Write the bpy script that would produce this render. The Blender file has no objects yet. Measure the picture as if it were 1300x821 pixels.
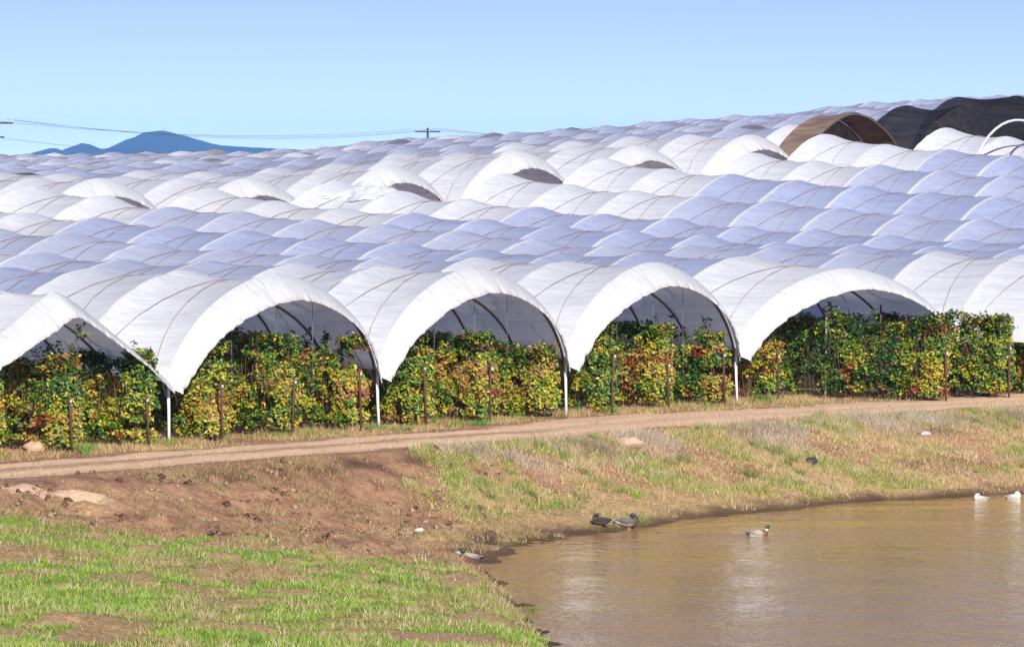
import bpy, math, random
import numpy as np
random.seed(7); rng = np.random.default_rng(7)
PI = math.pi
F = 6630.0; CAMZ = 6.5; HY = 200.0                 # focal length in photo pixels, camera height, horizon row
CE, SE = math.cos(math.radians(55)), math.sin(math.radians(55))
scene = bpy.context.scene
COL = scene.collection

# ------------------------------------------------------------------ noise
_perm = rng.random((256, 256))
def vnoise(x, y, seed=0):
    x = np.asarray(x, float) + seed * 17.31; y = np.asarray(y, float) + seed * 9.77
    xi = np.floor(x).astype(int); yi = np.floor(y).astype(int)
    fx = x - xi; fy = y - yi; fx = fx * fx * (3 - 2 * fx); fy = fy * fy * (3 - 2 * fy)
    a = _perm[xi & 255, yi & 255]; b = _perm[(xi + 1) & 255, yi & 255]
    c = _perm[xi & 255, (yi + 1) & 255]; d = _perm[(xi + 1) & 255, (yi + 1) & 255]
    return (a * (1 - fx) + b * fx) * (1 - fy) + (c * (1 - fx) + d * fx) * fy
def fbm(x, y, o=4, seed=0):
    r = 0; a = .5; t = 0
    for i in range(o):
        r = r + a * vnoise(x * 2 ** i, y * 2 ** i, seed + i * 3); t += a; a *= .5
    return r / t
def sstep(a, b, x):
    q = np.clip((x - a) / (b - a), 0, 1); return q * q * (3 - 2 * q)

# ------------------------------------------------------------------ frames of reference
# s runs along the front line of the tunnels, t runs back along their axes
def W(s, t): return CE * s - SE * t, 130 + SE * s + CE * t
def ST(x, y): return CE * x + SE * (y - 130), -SE * x + CE * (y - 130)

SHx = [-120, -60, -50, -35.7, -24, -21.5, -17.8, -14.4, -11, -8, -5, -1, 3.6, 10, 25, 60]
SHt = [-90, -46, -38, -25.8, -16.2, -14.1, -12.5, -11.9, -11.3, -10.7, -10.8, -10.9, -12.5, -14, -17, -26]
def shore(s): return np.interp(s, SHx, SHt)
def crest(s): return np.interp(s, [-60, 7, 20, 60], [-6.1, -6.1, -9.2, -12])
def roadc(s): return np.interp(s, [-60, 4, 20, 60], [-3.7, -3.7, -6.6, -9])
CX = np.array([-900, 0, 150, 250, 400, 500, 640, 760, 850, 1000, 1090, 1235, 1300, 2000])
CY = np.array([212, 197, 192, 190, 185, 176, 168, 160, 152, 143, 131, 121, 118, 90])
CD = np.array([420, 400, 370, 340, 300, 272, 270, 270, 270, 270, 270, 270, 270, 270])
CZ = CAMZ + (HY - CY) * CD / F - 3.75
def crest_d(x, y): return np.interp(650 + F * x / y, CX, CD)
def field_n(s, t):
    b = np.interp(t, [-5, 0, 5, 11, 17, 24, 30, 36, 60], [0, 0, .05, .15, .42, .85, 1.25, 2.0, 3.0])
    e = .055 * np.maximum(0, s - 37) * sstep(2, 20, t) + .045 * np.maximum(0, s - 24) * 0
    return b + e
def ground(x, y, detail=True):
    x = np.asarray(x, float); y = np.asarray(y, float)
    s, t = ST(x, y)
    yy = np.maximum(y, 60.0); k = np.clip(x / yy, -.17, .17)
    y36 = (36 + .57358 * 130) / (CE - SE * k)
    s36 = CE * k * y36 + SE * (y36 - 130)
    z36 = field_n(s36, 36.0)
    px = 650 + F * k
    dc = np.interp(px, CX, CD); zc = np.interp(px, CX, CZ)
    q = np.clip((yy - y36) / (dc - y36), 0, 1)
    zfar = z36 + (zc - z36) * q ** .75
    drop = sstep(0, 160, yy - dc - 12)
    zfar = zfar * (1 - drop)
    zf = np.where((t < 36) | (yy < y36), field_n(s, np.minimum(t, 36)), zfar)
    # bank between track and water
    tc = crest(s); ts = shore(s)
    w = np.clip((tc - t) / np.maximum(tc - ts, .1), 0, None)
    flat = sstep(-8, -16, s)
    prof_r = -1.6 * np.interp(w, [0, .12, .6, 1, 2.2], [0, .09, .66, 1, 1.6])
    prof_l = -1.6 * np.interp(w, [0, .06, .35, .6, 1, 2.2], [0, .10, .62, .84, 1, 1.6])
    prof_g = -1.6 * np.interp(w, [0, .1, .5, .93, 1, 1.6], [0, .12, .5, .72, 1, 1.6])
    lg = sstep(-21, -27, s)
    pr = (prof_r * (1 - flat) + prof_l * flat) * (1 - lg) + prof_g * lg
    z = np.where(t < tc, pr, zf)
    if detail:
        near = np.exp(-np.maximum(0, np.abs(t + 6) - 14) / 8) * (y > 70) * (y < 190)
        bank = sstep(.3, -1.2, t - tc)
        und = sstep(-14, -20, s) * bank * (1 - sstep(-28, -32, s))
        n1 = fbm(x * .9, y * .9, 4, 1) - .5; n2 = fbm(x * 3.3, y * 2.2, 3, 5) - .5
        z = z + near * (n1 * (.06 + .22 * bank + .22 * und) + n2 * (.03 + .09 * bank + .14 * und)) * sstep(1.25, .85, w)
        rr = np.abs(t - roadc(s))
        rut = np.exp(-((rr - .95) / .28) ** 2) * near
        z = z - .05 * rut + .02 * near * np.exp(-(rr / .4) ** 2)
    return z
def gz(x, y, detail=True): return float(ground(np.array([x]), np.array([y]), detail)[0])
def at(X, Y, zoff=0.0):
    """world point on the ground seen at photo position X, Y"""
    kx = (X - 650) / F; ky = (Y - HY) / F
    D = 80.0
    while D < 400:
        if CAMZ - ky * D <= max(gz(kx * D, D), -1.6): break
        D += .1
    return kx * D, D, max(gz(kx * D, D), -1.6) + zoff

# ------------------------------------------------------------------ mesh + object helpers
def link_mesh(name, V, Fc, mat=None, parent=None, smooth=True, attrs=None, cols=None):
    me = bpy.data.meshes.new(name)
    V = np.asarray(V, dtype=np.float32)
    if isinstance(Fc, np.ndarray):
        nf, k = Fc.shape
        me.vertices.add(len(V)); me.vertices.foreach_set('co', V.ravel())
        me.loops.add(nf * k); me.loops.foreach_set('vertex_index', Fc.ravel().astype(np.int32))
        me.polygons.add(nf); me.polygons.foreach_set('loop_start', np.arange(0, nf * k, k, dtype=np.int32))
        me.polygons.foreach_set('loop_total', np.full(nf, k, dtype=np.int32))
        me.update(calc_edges=True); me.validate()
    else:
        me.from_pydata([tuple(map(float, v)) for v in V], [], [tuple(int(i) for i in f) for f in Fc]); me.update()
    if smooth: me.polygons.foreach_set('use_smooth', np.ones(len(me.polygons), dtype=bool))
    if attrs:
        for n, a in attrs.items():
            at_ = me.attributes.new(n, 'FLOAT', 'POINT'); at_.data.foreach_set('value', np.asarray(a, dtype=np.float32))
    if cols is not None:
        ca = me.color_attributes.new('col', 'FLOAT_COLOR', 'POINT')
        c4 = np.ones((len(V), 4), dtype=np.float32); c4[:, :3] = cols; ca.data.foreach_set('color', c4.ravel())
    if mat: me.materials.append(mat)
    o = bpy.data.objects.new(name, me); COL.objects.link(o)
    if parent is not None: o.parent = parent
    return o
def tag(o, label=None, cat=None, group=None, kind=None):
    if label: o['label'] = label
    if cat: o['category'] = cat
    if group: o['group'] = group
    if kind: o['kind'] = kind
    return o
def empty(name, loc, rz=0, **k):
    o = bpy.data.objects.new(name, None); COL.objects.link(o); o.location = loc; o.rotation_euler = (0, 0, rz)
    o.empty_display_size = .3
    return tag(o, **k)
def tube(pts, r, n=8, cap=True, closed=False):
    """rings swept along pts; r scalar or list -> (V, F)"""
    P = np.array(pts, float); m = len(P)
    R = np.full(m, r) if np.isscalar(r) else np.array(r, float)
    T = np.gradient(P, axis=0); T /= np.linalg.norm(T, axis=1)[:, None] + 1e-9
    ref = np.array([0, 0, 1.0]) if abs(T[:, 2]).mean() < .8 else np.array([1.0, 0, 0])
    V = []; Fc = []
    for i in range(m):
        a = np.cross(T[i], ref); a /= np.linalg.norm(a) + 1e-9; b = np.cross(T[i], a)
        for j in range(n):
            th = 2 * PI * j / n
            V.append(P[i] + R[i] * (math.cos(th) * a + math.sin(th) * b))
    for i in range(m - 1):
        for j in range(n):
            Fc.append((i * n + j, i * n + (j + 1) % n, (i + 1) * n + (j + 1) % n, (i + 1) * n + j))
    if cap:
        Fc.append(tuple(range(n - 1, -1, -1))); Fc.append(tuple((m - 1) * n + j for j in range(n)))
    return V, Fc
class MB:
    def __init__(s): s.V = []; s.F = []
    def add(s, vf):
        o = len(s.V); s.V += [tuple(map(float, v)) for v in vf[0]]; s.F += [tuple(i + o for i in f) for f in vf[1]]; return s
    def box(s, c, d, rz=0):
        V = []
        for dz in (-1, 1):
            for dx, dy in ((-1, -1), (1, -1), (1, 1), (-1, 1)):
                x, y = dx * d[0] / 2, dy * d[1] / 2
                V.append((c[0] + x * math.cos(rz) - y * math.sin(rz), c[1] + x * math.sin(rz) + y * math.cos(rz), c[2] + dz * d[2] / 2))
        return s.add((V, [(3, 2, 1, 0), (4, 5, 6, 7), (0, 1, 5, 4), (1, 2, 6, 5), (2, 3, 7, 6), (3, 0, 4, 7)]))
    def build(s, name, mat, parent=None, smooth=False): return link_mesh(name, s.V, s.F, mat, parent, smooth)

# ------------------------------------------------------------------ materials
def newmat(name):
    m = bpy.data.materials.new(name); m.use_nodes = True
    nt = m.node_tree; b = nt.nodes['Principled BSDF']
    return m, nt, b
def nd(nt, t, **k):
    n = nt.nodes.new(t)
    for a, v in k.items():
        if hasattr(n, a): setattr(n, a, v)
        else: n.inputs[a.replace('_', ' ')].default_value = v
    return n
def lk(nt, a, b): nt.links.new(a, b)
def ramp(nt, fac, stops):
    r = nt.nodes.new('ShaderNodeValToRGB')
    while len(r.color_ramp.elements) < len(stops): r.color_ramp.elements.new(.5)
    for e, (p, c) in zip(r.color_ramp.elements, stops): e.position = p; e.color = (*c, 1) if len(c) == 3 else c
    lk(nt, fac, r.inputs['Fac']); return r
def mixc(nt, fac, a, b, mode='MIX'):
    m = nt.nodes.new('ShaderNodeMix'); m.data_type = 'RGBA'; m.blend_type = mode
    for s_, v in ((m.inputs[0], fac), (m.inputs[6], a), (m.inputs[7], b)):
        if isinstance(v, (int, float)): s_.default_value = v
        elif isinstance(v, tuple): s_.default_value = (*v, 1)
        else: lk(nt, v, s_)
    return m.outputs[2]
def noise(nt, scale=5, detail=4, rough=.6, mapping=None, coord='Object'):
    tc = nt.nodes.new('ShaderNodeTexCoord'); n = nt.nodes.new('ShaderNodeTexNoise')
    n.inputs['Scale'].default_value = scale; n.inputs['Detail'].default_value = detail; n.inputs['Roughness'].default_value = rough
    if mapping:
        mp = nt.nodes.new('ShaderNodeMapping'); mp.inputs['Scale'].default_value = mapping
        lk(nt, tc.outputs[coord], mp.inputs['Vector']); lk(nt, mp.outputs['Vector'], n.inputs['Vector'])
    else: lk(nt, tc.outputs[coord], n.inputs['Vector'])
    return n.outputs['Fac']
def bump(nt, b, h, strength, dist):
    bp = nt.nodes.new('ShaderNodeBump'); bp.inputs['Strength'].default_value = strength; bp.inputs['Distance'].default_value = dist
    lk(nt, h, bp.inputs['Height']); lk(nt, bp.outputs['Normal'], b.inputs['Normal']); return bp
def attr(nt, name):
    a = nt.nodes.new('ShaderNodeAttribute'); a.attribute_name = name; return a

def plastic(name, base, dirty, trans=.35, rough=.38, streak=1.0):
    m, nt, b = newmat(name)
    st = noise(nt, 1.0, 5, .65, (7, .28, 7)); st2 = noise(nt, 1.0, 4, .6, (26, .9, 26)); pt = noise(nt, .35, 3, .5)
    c = mixc(nt, ramp(nt, st, [(.40, (0, 0, 0)), (.62, (1, 1, 1))]).outputs[0], base, dirty)
    c = mixc(nt, ramp(nt, st2, [(.50, (0, 0, 0)), (.62, (.6, .6, .6))]).outputs[0], c, tuple(min(1, v * 1.22) for v in base))
    c = mixc(nt, ramp(nt, pt, [(.45, (0, 0, 0)), (.75, (.55, .55, .55))]).outputs[0], c, tuple(v * .9 for v in dirty))
    oi = nt.nodes.new('ShaderNodeObjectInfo')
    c = mixc(nt, ramp(nt, oi.outputs['Random'], [(0, (0, 0, 0)), (1, (.35, .35, .35))]).outputs[0], c, (.80, .80, .80))
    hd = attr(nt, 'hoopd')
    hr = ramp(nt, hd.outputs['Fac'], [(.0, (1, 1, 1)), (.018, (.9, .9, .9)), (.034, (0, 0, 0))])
    c = mixc(nt, hr.outputs[0], c, (.86, .87, .90))  # bright highlight along each hoop ridge, painted into the film colour
    lk(nt, c, b.inputs['Base Color']); b.inputs['Roughness'].default_value = rough
    b.inputs['Specular IOR Level'].default_value = .5
    mx = nt.nodes.new('ShaderNodeMath'); mx.operation = 'ADD'; lk(nt, st, mx.inputs[0]); lk(nt, st2, mx.inputs[1])
    bp = bump(nt, b, mx.outputs[0], .5 * streak, .05)
    tr = nt.nodes.new('ShaderNodeBsdfTranslucent'); lk(nt, c, tr.inputs['Color']); lk(nt, bp.outputs['Normal'], tr.inputs['Normal'])
    ms = nt.nodes.new('ShaderNodeMixShader'); ms.inputs[0].default_value = trans
    lk(nt, b.outputs[0], ms.inputs[1]); lk(nt, tr.outputs[0], ms.inputs[2])
    lk(nt, ms.outputs[0], nt.nodes['Material Output'].inputs['Surface'])
    return m
M = {}
M['lav'] = plastic('plastic_film_lavender', (.54, .61, .86), (.44, .49, .72), .36)
M['white'] = plastic('plastic_film_white', (.90, .93, .99), (.74, .76, .82), .33)
M['flap'] = plastic('plastic_flap_white', (.84, .85, .88), (.74, .74, .78), .22, .35, .25)
def flapmat():
    m, nt, b = newmat('plastic_flap'); a = attr(nt, 'phi'); n = nt.nodes.new('ShaderNodeTexNoise'); n.noise_dimensions = '2D'
    cx = nt.nodes.new('ShaderNodeCombineXYZ'); mu = nt.nodes.new('ShaderNodeMath'); mu.operation = 'MULTIPLY'; mu.inputs[1].default_value = 24
    w_ = attr(nt, 'across'); lk(nt, a.outputs['Fac'], mu.inputs[0]); lk(nt, mu.outputs[0], cx.inputs[0]); lk(nt, w_.outputs['Fac'], cx.inputs[1])
    lk(nt, cx.outputs[0], n.inputs['Vector']); n.inputs['Scale'].default_value = 1; n.inputs['Detail'].default_value = 5; n.inputs['Roughness'].default_value = .65; n.inputs['Distortion'].default_value = .6
    c = mixc(nt, ramp(nt, n.outputs['Fac'], [(.35, (0, 0, 0)), (.6, (1, 1, 1))]).outputs[0], (.56, .57, .60), (.66, .67, .69))
    lk(nt, c, b.inputs['Base Color']); b.inputs['Roughness'].default_value = .42
    bp = bump(nt, b, n.outputs['Fac'], .5, .08)
    tr = nt.nodes.new('ShaderNodeBsdfTranslucent'); lk(nt, c, tr.inputs['Color'])
    ms = nt.nodes.new('ShaderNodeMixShader'); ms.inputs[0].default_value = .2
    lk(nt, b.outputs[0], ms.inputs[1]); lk(nt, tr.outputs[0], ms.inputs[2]); lk(nt, ms.outputs[0], nt.nodes['Material Output'].inputs['Surface']); return m
M['flap'] = flapmat()
M['inner2'] = plastic('plastic_film_dusty', (.62, .68, .86), (.47, .49, .60), .42)
def simple(name, col, rough=.6, metal=0, var=.25, scale=8, bmp=.2, bd=.01):
    m, nt, b = newmat(name); n = noise(nt, scale, 5, .65)
    c = mixc(nt, n, tuple(v * (1 - var) for v in col), tuple(min(1, v * (1 + var)) for v in col))
    lk(nt, c, b.inputs['Base Color']); b.inputs['Roughness'].default_value = rough; b.inputs['Metallic'].default_value = metal
    if bmp: bump(nt, b, n, bmp, bd)
    return m
M['rope'] = simple('rope_brown', (.24, .19, .18), .9)
M['hoop'] = simple('hoop_steel', (.17, .13, .11), .55, .3)
M['bare'] = simple('bare_hoop_steel', (.10, .09, .09), .5, .3)
M['pale_hoop'] = simple('pale_hoop', (.7, .7, .7), .45, .2)
M['leg'] = simple('galvanised_leg', (.78, .79, .81), .5, .1, .1)
M['rust'] = simple('rusty_steel', (.10, .04, .026), .85, .1, .5, 14)
M['stake'] = simple('grey_stake', (.5, .48, .45), .7)
M['wood'] = simple('weathered_pole_wood', (.06, .045, .04), .9)
M['wire'] = simple('power_wire', (.14, .15, .18), .6, .4)
M['hose'] = simple('black_hose', (.02, .02, .02), .5)
M['stone'] = simple('sandstone', (.50, .33, .22), .9, 0, .25, 9, .6, .03)
M['darkstone'] = simple('dark_stone', (.035, .035, .04), .8, 0, .3, 9, .6, .03)
M['clod'] = simple('earth_clod', (.10, .06, .04), .95, 0, .4, 9, .6, .03)
M['cane'] = simple('cane_bark', (.13, .07, .04), .9)
M['litter'] = simple('plastic_litter', (.52, .52, .52), .6, 0, .4, 12, .6, .03)
M['mountain'] = simple('mountain_scrub', (.012, .028, .045), 1, 0, .7, .02, 0)

def netmat(name, col, alpha, c2):
    m, nt, b = newmat(name); n = noise(nt, 1.0, 4, .6, (3, .3, 3)); n2 = noise(nt, .5, 3, .6)
    c = mixc(nt, ramp(nt, n, [(.4, (0, 0, 0)), (.7, (1, 1, 1))]).outputs[0], col, c2)
    lk(nt, c, b.inputs['Base Color']); b.inputs['Roughness'].default_value = .95; b.inputs['Specular IOR Level'].default_value = .1
    tc = nt.nodes.new('ShaderNodeTexCoord'); 
    tp = nt.nodes.new('ShaderNodeBsdfTransparent'); ms = nt.nodes.new('ShaderNodeMixShader')
    r = ramp(nt, n2, [(.3, (alpha - .03,) * 3), (.7, (min(1, alpha + .03),) * 3)])
    lk(nt, r.outputs[0], ms.inputs[0]); lk(nt, tp.outputs[0], ms.inputs[1]); lk(nt, b.outputs[0], ms.inputs[2])
    lk(nt, ms.outputs[0], nt.nodes['Material Output'].inputs['Surface']); bump(nt, b, n, .4, .05)
    return m
M['blacknet'] = netmat('black_shade_net', (.014, .014, .020), .97, (.035, .030, .030))
M['brownnet'] = netmat('brown_shade_net', (.16, .11, .085), .965, (.30, .21, .16))

def leafmat(name, trans=.3, rough=.5):
    m, nt, b = newmat(name); a = attr(nt, 'col')
    lk(nt, a.outputs['Color'], b.inputs['Base Color']); b.inputs['Roughness'].default_value = rough
    tr = nt.nodes.new('ShaderNodeBsdfTranslucent'); lk(nt, a.outputs['Color'], tr.inputs['Color'])
    ms = nt.nodes.new('ShaderNodeMixShader'); ms.inputs[0].default_value = trans
    lk(nt, b.outputs[0], ms.inputs[1]); lk(nt, tr.outputs[0], ms.inputs[2])
    lk(nt, ms.outputs[0], nt.nodes['Material Output'].inputs['Surface']); return m
M['leaf'] = leafmat('raspberry_leaf', .22); M['grass'] = leafmat('grass_blade', .25, .65)
m, nt, b = newmat('plumage'); a = attr(nt, 'col'); lk(nt, a.outputs['Color'], b.inputs['Base Color']); b.inputs['Roughness'].default_value = .6
M['plumage'] = m
M['bill'] = simple('duck_bill', (.45, .30, .04), .5)

# ground: albedo from masks stored per vertex (soil, straw, green, track, wet = wet shore and darker lip band)
m, nt, b = newmat('earth_and_turf'); M['ground'] = m
nf = noise(nt, 9, 6, .7); nm = noise(nt, 1.3, 5, .65); nfine = noise(nt, 34, 4, .7)
soil = mixc(nt, ramp(nt, nm, [(.35, (0, 0, 0)), (.65, (1, 1, 1))]).outputs[0], (.185, .090, .047), (.38, .215, .125))
soil = mixc(nt, ramp(nt, nf, [(.45, (0, 0, 0)), (.72, (.8, .8, .8))]).outputs[0], soil, (.50, .30, .17))
straw = mixc(nt, ramp(nt, nf, [(.32, (0, 0, 0)), (.62, (1, 1, 1))]).outputs[0], (.26, .15, .075), (.60, .41, .20))
straw = mixc(nt, ramp(nt, nfine, [(.4, (0, 0, 0)), (.75, (.6, .6, .6))]).outputs[0], straw, (.13, .10, .04))
green = mixc(nt, ramp(nt, nf, [(.35, (0, 0, 0)), (.65, (1, 1, 1))]).outputs[0], (.10, .15, .02), (.24, .30, .06))
track = mixc(nt, ramp(nt, nf, [(.35, (0, 0, 0)), (.7, (1, 1, 1))]).outputs[0], (.58, .36, .215), (.82, .58, .385))
def jit(name, lo=.3, hi=.6):
    a = attr(nt, name); ad = nt.nodes.new('ShaderNodeMath'); ad.operation = 'MULTIPLY_ADD'
    lk(nt, nf, ad.inputs[0]); ad.inputs[1].default_value = .5; lk(nt, a.outputs['Fac'], ad.inputs[2])
    return ramp(nt, ad.outputs[0], [(lo + .2, (0, 0, 0)), (hi + .25, (1, 1, 1))]).outputs[0]
c = mixc(nt, jit('straw'), soil, straw); c = mixc(nt, jit('green'), c, green); c = mixc(nt, jit('track'), c, track)
c = mixc(nt, attr(nt, 'wet').outputs['Fac'], c, (.060, .035, .020))  # wet shore and the darker band along the lip
lk(nt, c, b.inputs['Base Color']); b.inputs['Roughness'].default_value = .95; b.inputs['Specular IOR Level'].default_value = .2
bump(nt, b, nf, .9, .06)
# water
m, nt, b = newmat('pond_water'); M['water'] = m
b.inputs['Base Color'].default_value = (.40, .215, .06, 1); b.inputs['Roughness'].default_value = .07; b.inputs['IOR'].default_value = 1.33
n1 = noise(nt, 1.0, 3, .6, (1.3, .85, 1)); n2 = noise(nt, 1.0, 3, .6, (3.6, 2.6, 1))
n3 = noise(nt, 1.0, 2, .5, (.12, .45, 1)); gust = ramp(nt, n3, [(.40, (.4, .4, .4)), (.62, (1, 1, 1))])
ad = nt.nodes.new('ShaderNodeMath'); ad.operation = 'MULTIPLY_ADD'; lk(nt, n2, ad.inputs[0]); ad.inputs[1].default_value = .6; lk(nt, n1, ad.inputs[2])
bp = bump(nt, b, ad.outputs[0], .5, .06); lk(nt, gust.outputs[0], bp.inputs['Strength'])

# ------------------------------------------------------------------ terrain sheet
def axis(a, b, step, outs, first, grow, fineouts=None):
    core = list(np.arange(a, b + 1e-6, step)); d = first; hi = []; v = b
    while v < outs[1]: v += d; hi.append(v); d *= grow
    d = first; lo = []; v = a
    while v > outs[0]: v -= d; lo.append(v); d *= grow
    return np.array(lo[::-1] + core + hi)
xs = axis(-17, 20, .14, (-11500, 11500), .3, 1.11)
ys1 = axis(82, 146, .15, (-400, 146), .4, 1.12); ys1 = ys1[ys1 <= 146]
ys2 = np.concatenate([np.arange(147, 180, .8), np.arange(180, 460, 3.0)]); v = 460; d = 6; t_ = []
while v < 11000: t_.append(v); v += d; d *= 1.13
ys = np.concatenate([ys1, ys2, t_])
GX, GY = np.meshgrid(xs, ys); nx, ny = len(xs), len(ys)
X_, Y_ = GX.ravel(), GY.ravel(); Z_ = ground(X_, Y_)
s_, t__ = ST(X_, Y_)
wob = fbm(X_ * .5, Y_ * .5, 4, 11) - .5; wob2 = fbm(X_ * 1.6, Y_ * 1.6, 3, 21) - .5
tc_, ts_ = crest(s_), shore(s_)
gline = s_ + .49 * (t__ + 9.2) + 30.2 + wob * 5          # <0 : green turf lower left
lowgrass = sstep(.8, -1.2, gline)
rightbank = sstep(-16.5, -11.5, s_ + wob * 7 - (t__ + 9) * .8) * sstep(1.0, -.3, t__ - tc_ + wob * 2)
strip = sstep(-1.9, -1.2, t__ - roadc(s_) - 3.6 + wob * 1.2)
green_a = lowgrass * sstep(-.2, .06, wob * 1.1 + wob2 * .7 + .03) + rightbank * sstep(.02, .16, wob2 + wob * .9) * .8 + strip * sstep(.10, .3, wob2 + wob) * .6
straw_a = rightbank * (.5 + 1.2 * wob + 1.2 * wob2) + strip * (.45 + wob) + lowgrass * .5 + sstep(.55, 1, (tc_ - t__) / (tc_ - ts_)) * sstep(-24, -18, s_) * .5
straw_a = straw_a + sstep(.05, .25, wob) * .45 * (1 - lowgrass)
rr = np.abs(t__ - roadc(s_) + .9 * (fbm(X_ * .22, Y_ * .22, 2, 33) - .5) + .35 * wob2)
wide = sstep(-6, 4, s_)
tr_l = np.exp(-((rr - 1.0) / .5) ** 2) * (.8 + .8 * (wob + .25)); tr_r = sstep(2.4, 1.4, rr + wob * 1.8)
track_a = (tr_l * (1 - wide) + np.maximum(tr_r * .9, tr_l) * wide) * (t__ > tc_ - .8) * sstep(-34, -24, s_ + wob * 8) + .35 * sstep(2.6, 1.2, rr + wob * 2)
pale = np.exp(-(((X_ + 9.3) / 1.6) ** 2 + ((Y_ - 103.5) / .5) ** 2))
track_a = np.clip(track_a + pale + .38 * strip * (wob2 > -.1) * sstep(-.25, .25, wob + wob2), 0, 1)
wet_dark_a = sstep(.22, .02, Z_ + 1.6 + wob2 * .12) * (t__ < tc_) * .85
shs = sstep(1.3, .5, t__ - ts_ - 1.4 * sstep(-5, -12, s_) + wob * 2) * (t__ < tc_)
green_a = green_a * (1 - shs * (1 - lowgrass)); straw_a = straw_a * (1 - .45 * shs * (1 - lowgrass) * sstep(-9, -4, s_)) + .75 * shs * sstep(-22, -19, s_) * sstep(-4, -9, s_)
edge_dark = np.exp(-((t__ - tc_ + .55 + wob * .5) / .42) ** 2) * sstep(-27, -18, s_) * .75   # darker band along the lip
wet_dark_a = np.clip(wet_dark_a + edge_dark * sstep(-.25, .1, wob2), 0, 1)  # one mask holds the wet shore and the darker lip band
idx = np.arange(nx * ny).reshape(ny, nx)
FQ = np.stack([idx[:-1, :-1], idx[:-1, 1:], idx[1:, 1:], idx[1:, :-1]], -1).reshape(-1, 4)
g = link_mesh('ground', np.stack([X_, Y_, Z_], 1), FQ, M['ground'], attrs=dict(straw=straw_a, green=green_a, track=track_a, wet=wet_dark_a))
tag(g, kind='structure')
wv = []
wx = np.concatenate([np.arange(-60, -5, 5), np.arange(-5, 0, .25), np.arange(0, 6, .07), np.arange(6, 16, .25), np.arange(16, 90, 5)]); wy = np.concatenate([np.arange(-60, 80, 10), np.arange(80, 111, .25), np.arange(111, 115.5, .07), np.arange(115.5, 135, .25), [140, 150]])
WX, WY = np.meshgrid(wx, wy); WXf, WYf = WX.ravel(), WY.ravel()
ducky = 8.1 / ((680 - HY) / F); duckx = (963 - 650) / F * ducky
dx = WXf - duckx; dyk = WYf - ducky
wk = np.zeros_like(dx)
for sg in (-1, 1):
    along = -(dx + .1); wk += .022 * np.exp(-((dyk - sg * (.10 + along * .16)) / .09) ** 2) * sstep(0, .2, along) * sstep(3.0, .6, along)
zt = -1.6 + wk + .006 * (fbm(WXf * 1.5, WYf * 2, 3, 40) - .5)
i2 = np.arange(len(wx) * len(wy)).reshape(len(wy), len(wx))
tag(link_mesh('water', np.stack([WXf, WYf, zt], 1), np.stack([i2[:-1, :-1], i2[:-1, 1:], i2[1:, 1:], i2[1:, :-1]], -1).reshape(-1, 4), M['water']), kind='structure')

# far mountain
mp = [(-40, 200), (0, 198.5), (15, 198), (45, 194), (62, 189), (70, 188), (80, 192), (88, 188), (105, 181.5), (112, 183), (128, 190), (140, 188), (160, 178), (172, 174), (184, 168), (196, 167), (208, 165.5), (214, 167), (224, 170), (240, 174), (258, 179), (272, 183), (280, 184.5), (300, 186), (330, 187.5), (380, 190), (440, 196), (470, 201)]
MD = 10500.0
mx_ = np.linspace(-40, 470, 300); my_ = np.interp(mx_, [p[0] for p in mp], [p[1] for p in mp]) - 1.2 * (fbm(mx_ * .12, mx_ * 0, 3, 4) - .5)
V = []; nr = 14
for j in range(nr):
    q = j / (nr - 1); h = math.sin(PI * min(q * 1.0, 1)) 
    for i, X in enumerate(mx_):
        top = CAMZ + (HY - my_[i]) / F * MD
        n_ = fbm(np.array([X * .06]), np.array([j * .8]), 3, 9)[0]
        y = MD - 420 + q * 840
        V.append(((X - 650) / F * MD, y, -5 + (top + 5) * (h ** (.7 + .6 * n_) if 0 < q < 1 else 0)))
i3 = np.arange(nr * 300).reshape(nr, 300)
tag(link_mesh('mountain', V, np.stack([i3[:-1, :-1], i3[:-1, 1:], i3[1:, 1:], i3[1:, :-1]], -1).reshape(-1, 4), M['mountain']), kind='structure')

# ------------------------------------------------------------------ tunnels
BAY = 2.8; HW = 4.0; EAVE = 1.4; RISE = 2.35
ROT = math.radians(55)
def prof(ph, hw=HW, eave=EAVE, rise=RISE, beta=0.0, dip=0.0, lift=0.0):
    """cross-section point at angle ph; beta blends to a tent shape, dip pulls the film inward"""
    c, s = np.cos(ph), np.sin(ph)
    ex, ez = hw * c, rise * s
    u = 1 - ph / (PI / 2); tx, tz = hw * np.clip(u, -1.05, 1.05), rise * 1.16 * (1 - np.sqrt(u * u + .012 * (1 - .8 * beta)))
    x = ex * (1 - beta) + tx * beta; z = ez * (1 - beta) + tz * beta
    k = np.clip(s, 0, 1) ** .6
    return x * (1 - dip * k / hw * .8), eave + z - dip * k * (.35 + .65 * np.clip(s, 0, 1)) + lift * (1 - np.clip(s * 3, 0, 1))
US = [0, .025, .06, .16, .33, .5, .67, .84, .94, .975]
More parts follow.
